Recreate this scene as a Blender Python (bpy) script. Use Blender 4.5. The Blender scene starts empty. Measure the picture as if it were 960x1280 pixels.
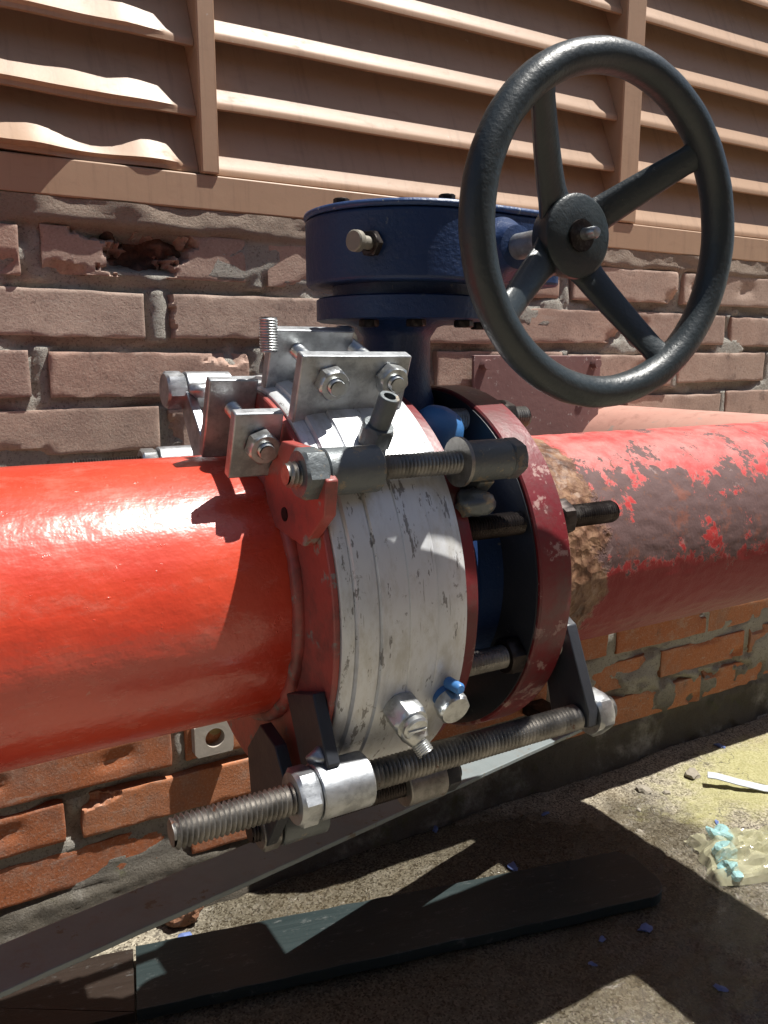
import bpy, bmesh, math, random
import numpy as np
from mathutils import Vector, Matrix, noise as mnoise
R_ = math.radians
random.seed(7); rng = np.random.default_rng(7)
sc = bpy.context.scene
COL = sc.collection

# ---------------------------------------------------------------- camera
cam_d = bpy.data.cameras.new('camera'); cam = bpy.data.objects.new('camera', cam_d); COL.objects.link(cam)
cam_d.sensor_fit = 'VERTICAL'; cam_d.sensor_height = 36.0; cam_d.lens = 36.0 * 1030.9 / 1280.0
cam_d.clip_start = 0.01; cam_d.clip_end = 400
cam.location = (0, -1.0305, 0.748)
cam.rotation_euler = (R_(90 - 10.403), 0, R_(-30.436))
sc.camera = cam

# ---------------------------------------------------------------- light
SUN = Vector((0.40, -0.156, 1.0)).normalized()
world = bpy.data.worlds.new('World'); sc.world = world; world.use_nodes = True
wn = world.node_tree.nodes; wl = world.node_tree.links
for n in list(wn): wn.remove(n)
sky = wn.new('ShaderNodeTexSky'); sky.sky_type = 'NISHITA'; sky.sun_disc = False
sky.sun_elevation = math.asin(SUN.z); sky.sun_rotation = math.atan2(SUN.x, SUN.y)
sky.altitude = 600; sky.air_density = 1.0; sky.dust_density = 1.5
bg = wn.new('ShaderNodeBackground'); bg.inputs['Strength'].default_value = 0.05
out = wn.new('ShaderNodeOutputWorld'); wl.new(sky.outputs[0], bg.inputs[0]); wl.new(bg.outputs[0], out.inputs[0])
sun_d = bpy.data.lights.new('sun', 'SUN'); sun_d.energy = 5.0; sun_d.angle = R_(0.53); sun_d.color = (1.0, 0.965, 0.905)
sun = bpy.data.objects.new('sun', sun_d); COL.objects.link(sun)
sun.rotation_euler = (-SUN).to_track_quat('-Z', 'Y').to_euler(); sun.location = (2, -2, 5)
sc.view_settings.view_transform = 'Standard'; sc.view_settings.look = 'None'
sc.view_settings.gamma = 1.0; sc.view_settings.exposure = 0.75; sc.view_settings.use_curve_mapping = False

# ---------------------------------------------------------------- materials
class NT:
    """small wrapper for building node materials"""
    def __init__(s, name):
        s.m = bpy.data.materials.new(name); s.m.use_nodes = True
        s.t = s.m.node_tree; s.n = s.t.nodes; s.l = s.t.links
        s.b = s.n['Principled BSDF']
    def put(s, sock, v):
        if hasattr(v, 'is_output') or isinstance(v, bpy.types.NodeSocket): s.l.new(v, sock)
        elif isinstance(v, (tuple, list)) and len(v) == 3 and sock.type == 'RGBA': sock.default_value = (*v, 1)
        else: sock.default_value = v
    def coord(s, kind='Object'):
        return s.n.new('ShaderNodeTexCoord').outputs[kind]
    def pos(s): return s.n.new('ShaderNodeNewGeometry').outputs['Position']
    def rand(s): return s.n.new('ShaderNodeObjectInfo').outputs['Random']
    def xyz(s, v):
        n = s.n.new('ShaderNodeSeparateXYZ'); s.l.new(v, n.inputs[0]); return n.outputs
    def comb(s, x=0., y=0., z=0.):
        n = s.n.new('ShaderNodeCombineXYZ')
        for i, v in enumerate((x, y, z)): s.put(n.inputs[i], v)
        return n.outputs[0]
    def vscale(s, v, sx, sy, sz):
        n = s.n.new('ShaderNodeVectorMath'); n.operation = 'MULTIPLY'; s.l.new(v, n.inputs[0]); n.inputs[1].default_value = (sx, sy, sz); return n.outputs[0]
    def vadd(s, a, b):
        n = s.n.new('ShaderNodeVectorMath'); n.operation = 'ADD'; s.put(n.inputs[0], a); s.put(n.inputs[1], b); return n.outputs[0]
    def noise(s, v, scale, detail=4., rough=.55, dist=0.):
        n = s.n.new('ShaderNodeTexNoise'); s.put(n.inputs['Vector'], v)
        n.inputs['Scale'].default_value = scale; n.inputs['Detail'].default_value = detail
        n.inputs['Roughness'].default_value = rough; n.inputs['Distortion'].default_value = dist
        return n.outputs['Fac']
    def voro(s, v, scale, feat='F1', out_='Distance'):
        n = s.n.new('ShaderNodeTexVoronoi'); n.feature = feat; s.put(n.inputs['Vector'], v); n.inputs['Scale'].default_value = scale
        return n.outputs[out_]
    def ramp(s, f, *stops):
        n = s.n.new('ShaderNodeValToRGB'); s.l.new(f, n.inputs[0]); e = n.color_ramp.elements
        while len(e) < len(stops): e.new(.5)
        for el, (p, c) in zip(e, stops):
            el.position = p; el.color = (c, c, c, 1) if isinstance(c, (int, float)) else (*c, 1)
        return n.outputs['Color']
    def step(s, f, a, b):
        n = s.n.new('ShaderNodeMapRange'); n.interpolation_type = 'SMOOTHSTEP'
        s.put(n.inputs['Value'], f); n.inputs['From Min'].default_value = a; n.inputs['From Max'].default_value = b
        return n.outputs[0]
    def mix(s, f, a, b, mode='MIX'):
        n = s.n.new('ShaderNodeMix'); n.data_type = 'RGBA'; n.blend_type = mode
        s.put(n.inputs[0], f); s.put(n.inputs[6], a); s.put(n.inputs[7], b); return n.outputs[2]
    def math(s, op, a, b=0., c=None):
        n = s.n.new('ShaderNodeMath'); n.operation = op; s.put(n.inputs[0], a); s.put(n.inputs[1], b)
        if c is not None: s.put(n.inputs[2], c)
        return n.outputs[0]
    def bump(s, h, strength=.5, dist=.001, prev=None):
        n = s.n.new('ShaderNodeBump'); s.put(n.inputs['Height'], h); n.inputs['Strength'].default_value = strength
        n.inputs['Distance'].default_value = dist
        if prev is not None: s.l.new(prev, n.inputs['Normal'])
        return n.outputs[0]
    def done(s, color=None, rough=None, metal=None, normal=None, **kw):
        if color is not None: s.put(s.b.inputs['Base Color'], color)
        if rough is not None: s.put(s.b.inputs['Roughness'], rough)
        if metal is not None: s.put(s.b.inputs['Metallic'], metal)
        if normal is not None: s.l.new(normal, s.b.inputs['Normal'])
        for k, v in kw.items(): s.put(s.b.inputs[k.replace('_', ' ')], v)
        return s.m

def m_gloss_red():
    t = NT('glossy_red_paint'); p = t.pos()
    big = t.noise(p, 9, 3); fine = t.noise(p, 420, 2); brush = t.noise(t.vscale(p, 14, 160, 160), 1.0, 3)
    grit = t.step(t.noise(p, 150, 3, .7), .66, .74)
    spots = t.step(t.noise(t.vadd(p, (3, 1, 2)), 70, 3, .6), .70, .74)
    col = t.mix(t.step(big, .35, .7), (.55, .046, .022), (.62, .066, .030))
    col = t.mix(t.math('MULTIPLY', spots, .55), col, (.55, .22, .16))
    dus = t.step(t.noise(t.vscale(p, 1, 2, 2), 20, 7, .75), .48, .74); col = t.mix(t.math('MULTIPLY', dus, .35), col, (.58, .24, .18))     # patches of chalking
    scr = t.step(t.noise(t.vscale(t.vadd(p, (6, 2, 2)), 55, 260, 260), 1., 4, .7), .69, .73); col = t.mix(t.math('MULTIPLY', scr, .5), col, (.36, .06, .035))
    r = t.math('ADD', t.math('ADD', t.math('MULTIPLY', t.noise(t.vscale(p, 5, 30, 30), 1., 5, .65), .20), .15), t.math('MULTIPLY', dus, .12))
    n = t.bump(brush, .20, .0010); n = t.bump(t.noise(p, 34, 4, .6), .45, .0034, n); n = t.bump(grit, .45, .0006, n); n = t.bump(fine, .12, .0005, n)
    return t.done(col, r, 0., n, Specular_IOR_Level=.7, Coat_Weight=.35, Coat_Roughness=.36)
def m_flange_red(name, c1, c2, wear=.62, chip=(.24, .2, .19)):
    t = NT(name); p = t.pos()
    w = t.step(t.noise(p, 46, 6, .68), wear, wear + .05); col = t.mix(t.noise(p, 12, 3), c1, c2)
    col = t.mix(w, col, chip); dirt = t.step(t.noise(t.vadd(p, (5, 2, 1)), 24, 7, .75), .44, .66)
    col = t.mix(t.math('MULTIPLY', dirt, .62), col, (.10, .055, .05))
    n = t.bump(w, -.35, .0008); n = t.bump(t.noise(p, 130, 4, .6), .3, .0012, n)
    return t.done(col, t.math('ADD', t.math('MULTIPLY', w, .25), .38), 0., n)
def m_peeling():
    t = NT('peeling_red_paint'); p = t.pos(); x, y, z = t.xyz(p)
    # how far round the pipe: bare band along the weathered front shoulder
    band = t.math('SUBTRACT', 1., t.math('MULTIPLY', t.math('ABSOLUTE', t.math('SUBTRACT', z, .602)), 15.))
    n1 = t.noise(t.vscale(p, 1.15, .95, .95), 21, 10, .74, .3); n2 = t.noise(t.vadd(p, (7, 3, 5)), 95, 5, .7)
    m = t.math('ADD', t.math('MULTIPLY', band, .17), t.math('ADD', t.math('MULTIPLY', n1, .8), t.math('MULTIPLY', n2, .12)))
    bare = t.step(m, .522, .534)
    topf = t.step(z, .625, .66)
    red = t.mix(t.step(z, .545, .59), t.mix(t.noise(p, 15, 4), (.20, .011, .014), (.28, .02, .022)), t.mix(t.noise(p, 15, 4), (.40, .03, .03), (.48, .05, .045)))  # lower half painted a darker red for the shade under the pipe
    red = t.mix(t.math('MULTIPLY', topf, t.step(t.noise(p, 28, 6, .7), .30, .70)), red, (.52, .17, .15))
    prim = t.mix(t.noise(p, 60, 6, .7), (.075, .042, .040), (.16, .095, .09))
    prim = t.mix(t.step(t.noise(t.vadd(p, (1, 9, 4)), 34, 6, .7), .55, .66), prim, (.19, .075, .055))
    col = t.mix(bare, red, prim)
    rimf = t.math('MULTIPLY', t.step(m, .505, .52), t.math('SUBTRACT', 1., bare)); col = t.mix(t.math('MULTIPLY', rimf, .35), col, (.50, .22, .19))
    pitr = t.math('MULTIPLY', bare, t.step(t.noise(t.vadd(p, (6, 1, 2)), 130, 5, .7), .58, .66)); col = t.mix(t.math('MULTIPLY', pitr, .7), col, (.17, .07, .04))
    chalk = t.step(t.noise(t.vadd(p, (2, 4, 8)), 55, 6, .75), .62, .70); col = t.mix(t.math('MULTIPLY', t.math('MULTIPLY', chalk, t.step(z, .54, .58)), .5), col, (.36, .26, .24))
    # rust coming off the flange weld
    rx = t.math('ADD', t.math('SUBTRACT', .556, x), t.math('MULTIPLY', t.math('SUBTRACT', t.noise(t.vadd(p, (4, 4, 4)), 24, 6, .7), .5), .10))
    rm = t.step(rx, .0, .012)
    rust = t.ramp(t.noise(p, 48, 7, .72), (.30, (.035, .018, .012)), (.44, (.13, .06, .034)), (.57, (.25, .14, .08)), (.75, (.34, .24, .16)))
    col = t.mix(rm, col, rust)
    low = t.step(z, .50, .46); pass_ = None
    streak = t.step(t.noise(t.vscale(p, 3, 26, 26), 1., 5, .7), .5, .72); col = t.mix(t.math('MULTIPLY', t.math('MULTIPLY', low, streak), .55), col, (.22, .13, .085))
    n = t.bump(bare, -.8, .0024); n = t.bump(t.noise(p, 85, 7, .7), .45, .0025, n); n = t.bump(t.math('MULTIPLY', rm, t.voro(t.vadd(p, t.comb(t.math('MULTIPLY', t.noise(p, 60, 3), .02), 0., 0.)), 95)), .7, .004, n)
    return t.done(col, t.mix(bare, (.52,)*3, (.75,)*3), 0., n, Specular_IOR_Level=.3)
def m_paint(name, c1, c2, rough=.45, bump=.3, bs=140, wear=None, wearc=(.3, .3, .3), dist=.0012, metal=0., wscale=60, dirt=None):
    t = NT(name); p = t.pos(); col = t.mix(t.noise(p, 16, 4, .6), c1, c2); n = None
    if dirt:
        d = t.step(t.noise(t.vadd(p, (8, 3, 2)), 30, 6, .72), .5, .72); col = t.mix(t.math('MULTIPLY', d, .7), col, dirt)
    if wear:
        w = t.step(t.noise(t.vadd(p, (3, 6, 1)), wscale, 7, .72), wear, wear + .04); col = t.mix(w, col, wearc); n = t.bump(w, -.25, .0006)
    n = t.bump(t.noise(p, bs, 4, .6), bump, dist, n)
    return t.done(col, t.math('ADD', t.math('MULTIPLY', t.noise(p, 50, 4, .6), .25), rough - .12), metal, n)
def m_steel(name, c=(.50, .51, .52), rough=.34, rust=.66, rustc=(.16, .08, .05), dark=.5):
    t = NT(name); p = t.pos()
    col = t.mix(t.step(t.noise(p, 55, 5, .7), .4, .65), c, tuple(v * dark for v in c))
    w = t.step(t.noise(t.vadd(p, (2, 7, 3)), 70, 6, .7), rust, rust + .06); col = t.mix(w, col, rustc)
    met = t.math('SUBTRACT', .9, t.math('MULTIPLY', w, .8)); r = t.math('ADD', t.math('MULTIPLY', t.noise(p, 90, 5, .7), .3), rough - .1)
    n = t.bump(t.noise(p, 260, 4, .7), .25, .0006); n = t.bump(t.noise(t.vscale(p, 40, 40, 420), 1., 3, .6), .15, .0006, n)
    dustm = t.step(t.noise(t.vadd(p, (9, 9, 1)), 38, 7, .75), .54, .7); met = t.math('SUBTRACT', met, t.math('MULTIPLY', dustm, .35)); col = t.mix(t.math('MULTIPLY', dustm, .4), col, (.27, .25, .22))
    return t.done(col, r, met, n)
def m_clamp():
    t = NT('scuffed_pale_grey_paint'); p = t.pos()
    sp = t.vscale(p, 130, 34, 34); s1 = t.step(t.noise(sp, 1., 5, .7), .60, .63)
    s2 = t.step(t.noise(t.vadd(p, (3, 3, 1)), 42, 7, .75), .60, .66)
    s3 = t.step(t.noise(t.vscale(p, 420, 20, 20), 1., 3, .6), .69, .72)
    dull = t.noise(p, 13, 5, .6); col = t.mix(dull, (.64, .665, .70), (.78, .79, .80))
    yel = t.step(t.noise(t.vadd(t.vscale(p, 2.2, 1, 1), (1, 8, 6)), 17, 7, .75), .46, .68); col = t.mix(t.math('MULTIPLY', yel, .5), col, (.40, .37, .29)); film_ = t.step(t.noise(t.vscale(p, 60, 12, 12), 1., 6, .7), .5, .7); col = t.mix(t.math('MULTIPLY', film_, .3), col, (.33, .33, .34))
    for s_, c_ in ((s1, (.19, .18, .175)), (s2, (.28, .27, .26)), (s3, (.24, .23, .22))): col = t.mix(t.math('MULTIPLY', s_, .85), col, c_)
    n = t.bump(s1, -.4, .0006); n = t.bump(t.noise(p, 60, 5, .65), .25, .0012, n)
    return t.done(col, t.math('ADD', t.math('MULTIPLY', dull, .2), .30), .3, n)
def m_brick():
    t = NT('fired_clay_brick'); o = t.coord(); r = t.rand(); v = t.vadd(o, t.comb(t.math('MULTIPLY', r, 37.), t.math('MULTIPLY', r, 11.), 0.)); p = t.pos(); z = t.xyz(p)[2]
    face = t.ramp(t.math('FRACT', t.math('MULTIPLY', r, 7.3)), (.0, (.34, .235, .19)), (.3, (.44, .31, .245)), (.55, (.40, .255, .195)), (.8, (.46, .36, .29)), (1., (.37, .22, .165))); low = t.step(z, .42, .28)
    orange = t.mix(r, (.40, .125, .045), (.45, .175, .075)); base = t.mix(low, face, orange)     # the lower courses are more orange
    odd = t.step(t.noise(v, 14, 6, .65), .42, .72); col = t.mix(odd, base, t.mix(.55, base, (.22, .15, .125)))
    dust = t.step(t.noise(t.vadd(v, (4, 4, 4)), 26, 7, .75), .50, .72); col = t.mix(t.math('MULTIPLY', dust, .5), col, (.40, .32, .26))
    dark = t.step(t.noise(t.vadd(v, (9, 1, 4)), 20, 6, .7), .60, .70); col = t.mix(t.math('MULTIPLY', dark, .55), col, (.10, .07, .06))
    pit = t.step(t.noise(v, 120, 4, .65), .64, .70); col = t.mix(t.math('MULTIPLY', pit, .5), col, (.12, .07, .055))
    grit = t.noise(t.vadd(v, (2, 2, 9)), 330, 4, .75); col = t.mix(t.math('MULTIPLY', t.step(grit, .52, .66), .38), col, (.50, .40, .33)); col = t.mix(t.math('MULTIPLY', t.step(grit, .46, .34), .42), col, (.12, .075, .06))
    scr = t.step(t.noise(t.vscale(t.vadd(v, (5, 1, 1)), 18, 60, 90), 1., 5, .7), .60, .68); col = t.mix(t.math('MULTIPLY', scr, .35), col, (.47, .40, .34))
    n = t.bump(t.noise(v, 70, 8, .75), .32, .0020); n = t.bump(pit, -.7, .0016, n); n = t.bump(grit, .45, .0012, n)
    return t.done(col, .85, 0., n)
def m_char():
    t = NT('scorched_brick_core'); p = t.pos()
    col = t.ramp(t.noise(p, 40, 7, .75), (.35, (.03, .022, .02)), (.55, (.14, .075, .055)), (.7, (.26, .15, .11)))
    return t.done(col, .9, 0., t.bump(t.noise(p, 90, 6, .75), .8, .004))
def m_mortar():
    t = NT('sandy_mortar'); p = t.pos(); z = t.xyz(p)[2]
    col = t.mix(t.noise(p, 30, 6, .7), (.36, .335, .285), (.52, .495, .44)); g = t.step(t.noise(p, 300, 4, .75), .53, .64); col = t.mix(t.math('MULTIPLY', g, .6), col, (.12, .10, .085)); g2 = t.step(t.noise(t.vadd(p, (4, 4, 4)), 240, 4, .7), .58, .68); col = t.mix(t.math('MULTIPLY', g2, .5), col, (.58, .54, .47))
    top = t.step(z, .893, .902); col = t.mix(t.math('MULTIPLY', top, .7), col, (.36, .25, .18))
    wet = t.math('MULTIPLY', t.step(z, .16, .05), t.step(t.noise(p, 9, 5, .65), .26, .5)); col = t.mix(t.math('MULTIPLY', wet, .88), col, (.07, .055, .036))
    moss = t.math('MULTIPLY', t.step(z, .22, .12), t.step(t.noise(t.vadd(p, (3, 2, 2)), 14, 6, .7), .55, .68)); col = t.mix(t.math('MULTIPLY', moss, .6), col, (.10, .105, .035))
    n = t.bump(t.noise(p, 300, 5, .8), 1., .005); n = t.bump(t.noise(p, 60, 6, .7), .6, .006, n)
    return t.done(col, .92, 0., n)
def m_louvre():
    t = NT('tan_brown_louvre_paint'); p = t.pos()
    col = t.mix(t.noise(p, 8, 4, .6), (.385, .245, .155), (.445, .29, .19)); d = t.step(t.noise(t.vscale(p, 1, 1, 2.5), 24, 6, .72), .52, .75); col = t.mix(t.math('MULTIPLY', d, .3), col, (.27, .155, .10))
    stk = t.step(t.noise(t.vscale(p, 70, 8, 5), 1., 5, .7), .50, .70); col = t.mix(t.math('MULTIPLY', stk, .28), col, (.20, .12, .08)); chip = t.step(t.noise(t.vadd(p, (4, 6, 1)), 75, 4, .6), .735, .75); col = t.mix(chip, col, (.5, .42, .36))
    n = t.bump(t.noise(p, 34, 4, .6), .12, .002); n = t.bump(t.noise(p, 280, 3, .6), .1, .0006, n)
    return t.done(col, t.math('ADD', t.math('MULTIPLY', d, .15), .5), 0., n)
def m_ground():
    t = NT('wet_sandy_concrete'); p = t.pos(); x, y, z = t.xyz(p)
    col = t.mix(t.noise(p, 6, 6, .65), (.17, .145, .10), (.29, .26, .20)); gr = t.voro(p, 400, out_='Color'); gv = t.n.new('ShaderNodeRGBToBW'); t.l.new(gr, gv.inputs[0])
    g = gv.outputs[0]; col = t.mix(t.step(g, .62, .72), col, (.37, .33, .25)); col = t.mix(t.step(g, .36, .26), col, (.075, .06, .04))
    och = t.step(t.noise(t.vadd(p, (2, 5, 1)), 5, 5, .65), .45, .68); col = t.mix(t.math('MULTIPLY', och, .28), col, (.25, .175, .075))
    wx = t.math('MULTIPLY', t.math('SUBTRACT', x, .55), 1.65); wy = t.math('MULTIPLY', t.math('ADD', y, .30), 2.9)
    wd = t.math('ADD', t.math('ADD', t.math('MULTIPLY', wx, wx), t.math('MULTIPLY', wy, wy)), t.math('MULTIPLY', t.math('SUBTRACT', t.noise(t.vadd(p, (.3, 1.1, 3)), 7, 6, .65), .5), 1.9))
    wet = t.step(wd, 1.1, .55); col = t.mix(t.math('MULTIPLY', wet, .85), col, t.mix(.82, col, (.026, .021, .013)))  # wet patch, also darkened to deepen the shade on the floor
    dx = t.math('MULTIPLY', t.math('SUBTRACT', x, 1.36), 3.2); dy = t.math('MULTIPLY', t.math('SUBTRACT', y, -.175), 8.)
    dd = t.math('ADD', t.math('ADD', t.math('MULTIPLY', dx, dx), t.math('MULTIPLY', dy, dy)), t.math('MULTIPLY', t.math('SUBTRACT', t.noise(p, 11, 6, .75), .5), 3.2))
    col = t.mix(t.math('MULTIPLY', t.step(dd, 1.3, .1), .62), col, (.36, .345, .13))                        # dried yellow spill
    crack = t.math('ABSOLUTE', t.math('SUBTRACT', t.noise(t.vadd(p, (6, 2, 0)), 3.3, 6, .6), .5)); ck = t.step(crack, .006, .001); col = t.mix(t.math('MULTIPLY', ck, .6), col, (.04, .033, .025))
    r = t.math('SUBTRACT', .78, t.math('MULTIPLY', wet, .66))
    n = t.bump(g, .5, .0016); n = t.bump(t.noise(p, 120, 6, .75), .6, .0035, n); n = t.bump(t.noise(p, 16, 5, .6), .4, .006, n); n = t.bump(ck, -.6, .003, n)
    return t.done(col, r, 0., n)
def m_plank(name, c1, c2, rough=.3):
    t = NT(name); p = t.coord('Object'); g = t.noise(t.vscale(p, 6, 90, 90), 1., 6, .65, .6)
    col = t.mix(g, c1, c2); s_ = t.step(t.noise(t.vscale(p, 1, 2.5, 1), 40, 8, .8), .56, .66); col = t.mix(t.math('MULTIPLY', s_, .5), col, (.15, .155, .15))
    n = t.bump(g, .35, .0015); n = t.bump(t.noise(p, 190, 5, .7), .4, .001, n)
    return t.done(col, t.math('ADD', t.math('MULTIPLY', g, .25), rough), 0., n)
def m_plain(name, c, rough=.5, metal=0., bs=90., bst=.3, **kw):
    t = NT(name); p = t.pos(); col = t.mix(t.noise(p, 60, 5, .7), tuple(v * .72 for v in c), tuple(min(1, v * 1.18) for v in c))
    return t.done(col, rough, metal, t.bump(t.noise(p, bs, 5, .65), bst, .0015), **kw)

M = dict(
    red=m_gloss_red(),
    flange=m_flange_red('faded_red_flange_paint', (.33, .055, .045), (.42, .095, .08), .585, (.27, .22, .20)),
    maroon=m_flange_red('maroon_flange_paint', (.125, .009, .014), (.19, .016, .021), .575, (.34, .20, .18)),
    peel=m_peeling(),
    blue=m_paint('dark_blue_cast_paint', (.009, .024, .075), (.014, .038, .115), .42, .5, 210, .64, (.10, .11, .13), .0016),
    ltblue=m_paint('blue_valve_body_paint', (.035, .14, .36), (.05, .18, .42), .45, .35, 120, .68, (.16, .2, .26)),
    lid=m_paint('chipped_blue_lid_paint', (.014, .04, .12), (.03, .07, .19), .42, .5, 160, .60, (.30, .31, .31), .0016, 0., 90),
    iron=m_paint('black_green_cast_iron_paint', (.018, .024, .028), (.03, .039, .043), .38, .32, 300, .66, (.10, .10, .095), .0014),
    black=m_paint('black_painted_steel', (.018, .020, .026), (.03, .034, .042), .42, .3, 160, .66, (.14, .14, .14)),
    darksleeve=m_paint('worn_dark_sleeve_paint', (.085, .10, .11), (.16, .175, .18), .42, .5, 190, .56, (.24, .20, .15), .0014, .35),
    clamp=m_clamp(),
    lug=m_steel('ground_steel_lug', (.46, .48, .50), .40, .70, (.22, .17, .13), .62),
    zinc=m_steel('zinc_plated_steel', (.58, .60, .60), .30, .74, (.3, .25, .18), .6),
    rod=m_steel('oiled_threaded_rod', (.33, .315, .295), .42, .62, (.13, .055, .03), .6),
    darkrod=m_steel('black_oxide_stud', (.055, .045, .042), .42, .66, (.09, .045, .03), .6),
    brick=m_brick(), char=m_char(), mortar=m_mortar(), louvre=m_louvre(), ground=m_ground(),
    plank=m_plank('dark_weathered_board', (.009, .016, .017), (.028, .042, .043), .26),
    plank2=m_plank('brown_wet_board', (.014, .010, .008), (.034, .023, .017), .25),
    bar=m_paint('dull_galvanised_grey', (.17, .20, .205), (.24, .27, .275), .45, .3, 120, .60, (.16, .13, .10), .001, .15, 40, (.2, .18, .16)),
    wallplate=m_paint('chalky_maroon_plate_paint', (.17, .085, .08), (.23, .125, .115), .62, .35, 110, .62, (.40, .34, .32), .001, 0., 110),
    pinkpipe=m_paint('faded_pink_pipe_paint', (.42, .20, .155), (.50, .29, .23), .6, .3, 90, .60, (.33, .25, .21), .001, 0., 26, (.28, .13, .10)),
    rustm=m_paint('flaking_rust', (.13, .055, .03), (.30, .15, .08), .85, 1., 120, .56, (.05, .028, .02), .004, 0., 80),
    tilebolt=m_plain('tan_oxidised_bolt', (.25, .23, .19), .6, .4),
    tile=m_plain('pale_plaster_tile', (.40, .36, .31), .85), sand=m_plain('packed_sand', (.42, .31, .14), .9, bs=200., bst=.8),
    flake=m_plain('blue_paint_flake', (.11, .16, .36), .55), pebble=m_plain('grey_pebble', (.27, .24, .19), .85, bs=160., bst=.7),
    strap=m_plain('white_plastic_strap', (.42, .45, .48), .35),
    film=m_plain('yellowish_clear_film', (.62, .60, .40), .10, bs=60., bst=.5, Alpha=.45),
    turq=m_plain('turquoise_plastic_film', (.36, .64, .66), .15, bs=70., bst=.5, Alpha=.62),
    weld=m_steel('weld_bead', (.25, .24, .23), .45, .55, (.14, .09, .06), .5),
    dirt=m_plain('dark_grout_line', (.035, .03, .024), .95, bs=220., bst=.9),
)

# ---------------------------------------------------------------- mesh helpers
ROOT = {}     # world position of the root that an object hangs under
def thing(name, label, cat, loc=(0, 0, 0), group=None):
    o = bpy.data.objects.new(name, None); COL.objects.link(o); o.location = loc; o.empty_display_size = .02
    o['label'] = label; o['category'] = cat
    if group: o['group'] = group
    ROOT[o.name] = Vector(loc); return o
def tag(o, label, cat, group=None):
    o['label'] = label; o['category'] = cat
    if group: o['group'] = group
    return o
def put(name, me, parent=None, loc=(0, 0, 0), rot=None):
    """link a (possibly shared) mesh; loc in world space, parents are never rotated"""
    o = bpy.data.objects.new(name, me); COL.objects.link(o); loc = Vector(loc)
    if parent is not None:
        o.parent = parent; base = ROOT[parent.name]
        o.location = loc - base; ROOT[o.name] = loc
    else: o.location = loc; ROOT[o.name] = loc
    if rot is not None: o.rotation_euler = rot.to_euler() if hasattr(rot, 'to_euler') else rot
    return o
class MB:
    def __init__(s): s.v = []; s.f = []
    def add(s, vs, fs):
        k = len(s.v); s.v += [tuple(v) for v in vs]; s.f += [tuple(i + k for i in f) for f in fs]; return s
    def box(s, a, b, mat=None):
        (x0, y0, z0), (x1, y1, z1) = a, b
        vs = [Vector(p) for p in ((x0,y0,z0),(x1,y0,z0),(x1,y1,z0),(x0,y1,z0),(x0,y0,z1),(x1,y0,z1),(x1,y1,z1),(x0,y1,z1))]
        if mat is not None: vs = [mat @ v for v in vs]
        return s.add(vs, [(0,3,2,1),(4,5,6,7),(0,1,5,4),(1,2,6,5),(2,3,7,6),(3,0,4,7)])
    def prism(s, pts, lo, hi, axis='z'):
        """polygon (counter-clockwise in the two other axes) extruded along axis"""
        n = len(pts)
        def mk(p, h):
            return {'z': (p[0], p[1], h), 'x': (h, p[0], p[1]), 'y': (p[1], h, p[0])}[axis]
        vs = [mk(p, lo) for p in pts] + [mk(p, hi) for p in pts]
        fs = [tuple(reversed(range(n))), tuple(range(n, 2 * n))] + [(i, (i + 1) % n, n + (i + 1) % n, n + i) for i in range(n)]
        return s.add(vs, fs)
    def lathe(s, prof, o=(0, 0, 0), axis=(1, 0, 0), seg=48, caps=True, jit=None):
        """prof: list of (t along axis, radius)"""
        ax = Vector(axis).normalized(); q = ax.to_track_quat('X', 'Z'); o = Vector(o); vs = []; fs = []
        for k, (t, r) in enumerate(prof):
            for i in range(seg):
                a = 2 * math.pi * i / seg; rr = r if jit is None else jit(t, a, r)
                vs.append(o + q @ Vector((t, -rr * math.cos(a), rr * math.sin(a))))
        for k in range(len(prof) - 1):
            for i in range(seg):
                j = (i + 1) % seg; fs.append((k*seg+i, (k+1)*seg+i, (k+1)*seg+j, k*seg+j))
        if caps: fs.append(tuple(range(seg))); fs.append(tuple(reversed(range((len(prof)-1)*seg, len(prof)*seg))))
        return s.add(vs, fs)
    def tube(s, pts, rad, seg=12, caps=True):
        pts = [Vector(p) for p in pts]; n = len(pts); rad = rad if isinstance(rad, (list, tuple)) else [rad] * n; vs = []; fs = []; up = None
        for k in range(n):
            d = (pts[min(k+1, n-1)] - pts[max(k-1, 0)]).normalized()
            if up is None: up = d.orthogonal().normalized()
            up = (up - d * up.dot(d)).normalized(); sd = d.cross(up)
            for i in range(seg):
                a = 2*math.pi*i/seg; vs.append(pts[k] + (up*math.cos(a) + sd*math.sin(a)) * rad[k])
        for k in range(n-1):
            for i in range(seg):
                j = (i+1) % seg; fs.append((k*seg+i, k*seg+j, (k+1)*seg+j, (k+1)*seg+i))
        if caps: fs.append(tuple(reversed(range(seg)))); fs.append(tuple(range((n-1)*seg, n*seg)))
        return s.add(vs, fs)
    def mesh(s, name, mat, smooth=35, off=(0, 0, 0)):
        off = Vector(off); me = bpy.data.meshes.new(name); me.from_pydata([Vector(v) - off for v in s.v], [], s.f); me.materials.append(M[mat] if isinstance(mat, str) else mat)
        bm = bmesh.new(); bm.from_mesh(me); bmesh.ops.recalc_face_normals(bm, faces=bm.faces); bm.to_mesh(me); bm.free()
        if smooth:
            me.polygons.foreach_set('use_smooth', [True] * len(me.polygons)); me.set_sharp_from_angle(angle=R_(smooth))
        me.update(); return me
    def build(s, name, mat, parent=None, bevel=0., smooth=35, loc=None, seg=2):
        base = ROOT[parent.name] if parent is not None else Vector(loc or (0, 0, 0))
        o = put(name, s.mesh(name, mat, smooth, base), parent, base)
        if bevel:
            b = o.modifiers.new('bevel', 'BEVEL'); b.width = bevel; b.segments = seg; b.limit_method = 'ANGLE'; b.angle_limit = R_(30); b.harden_normals = False
        return o
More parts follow.
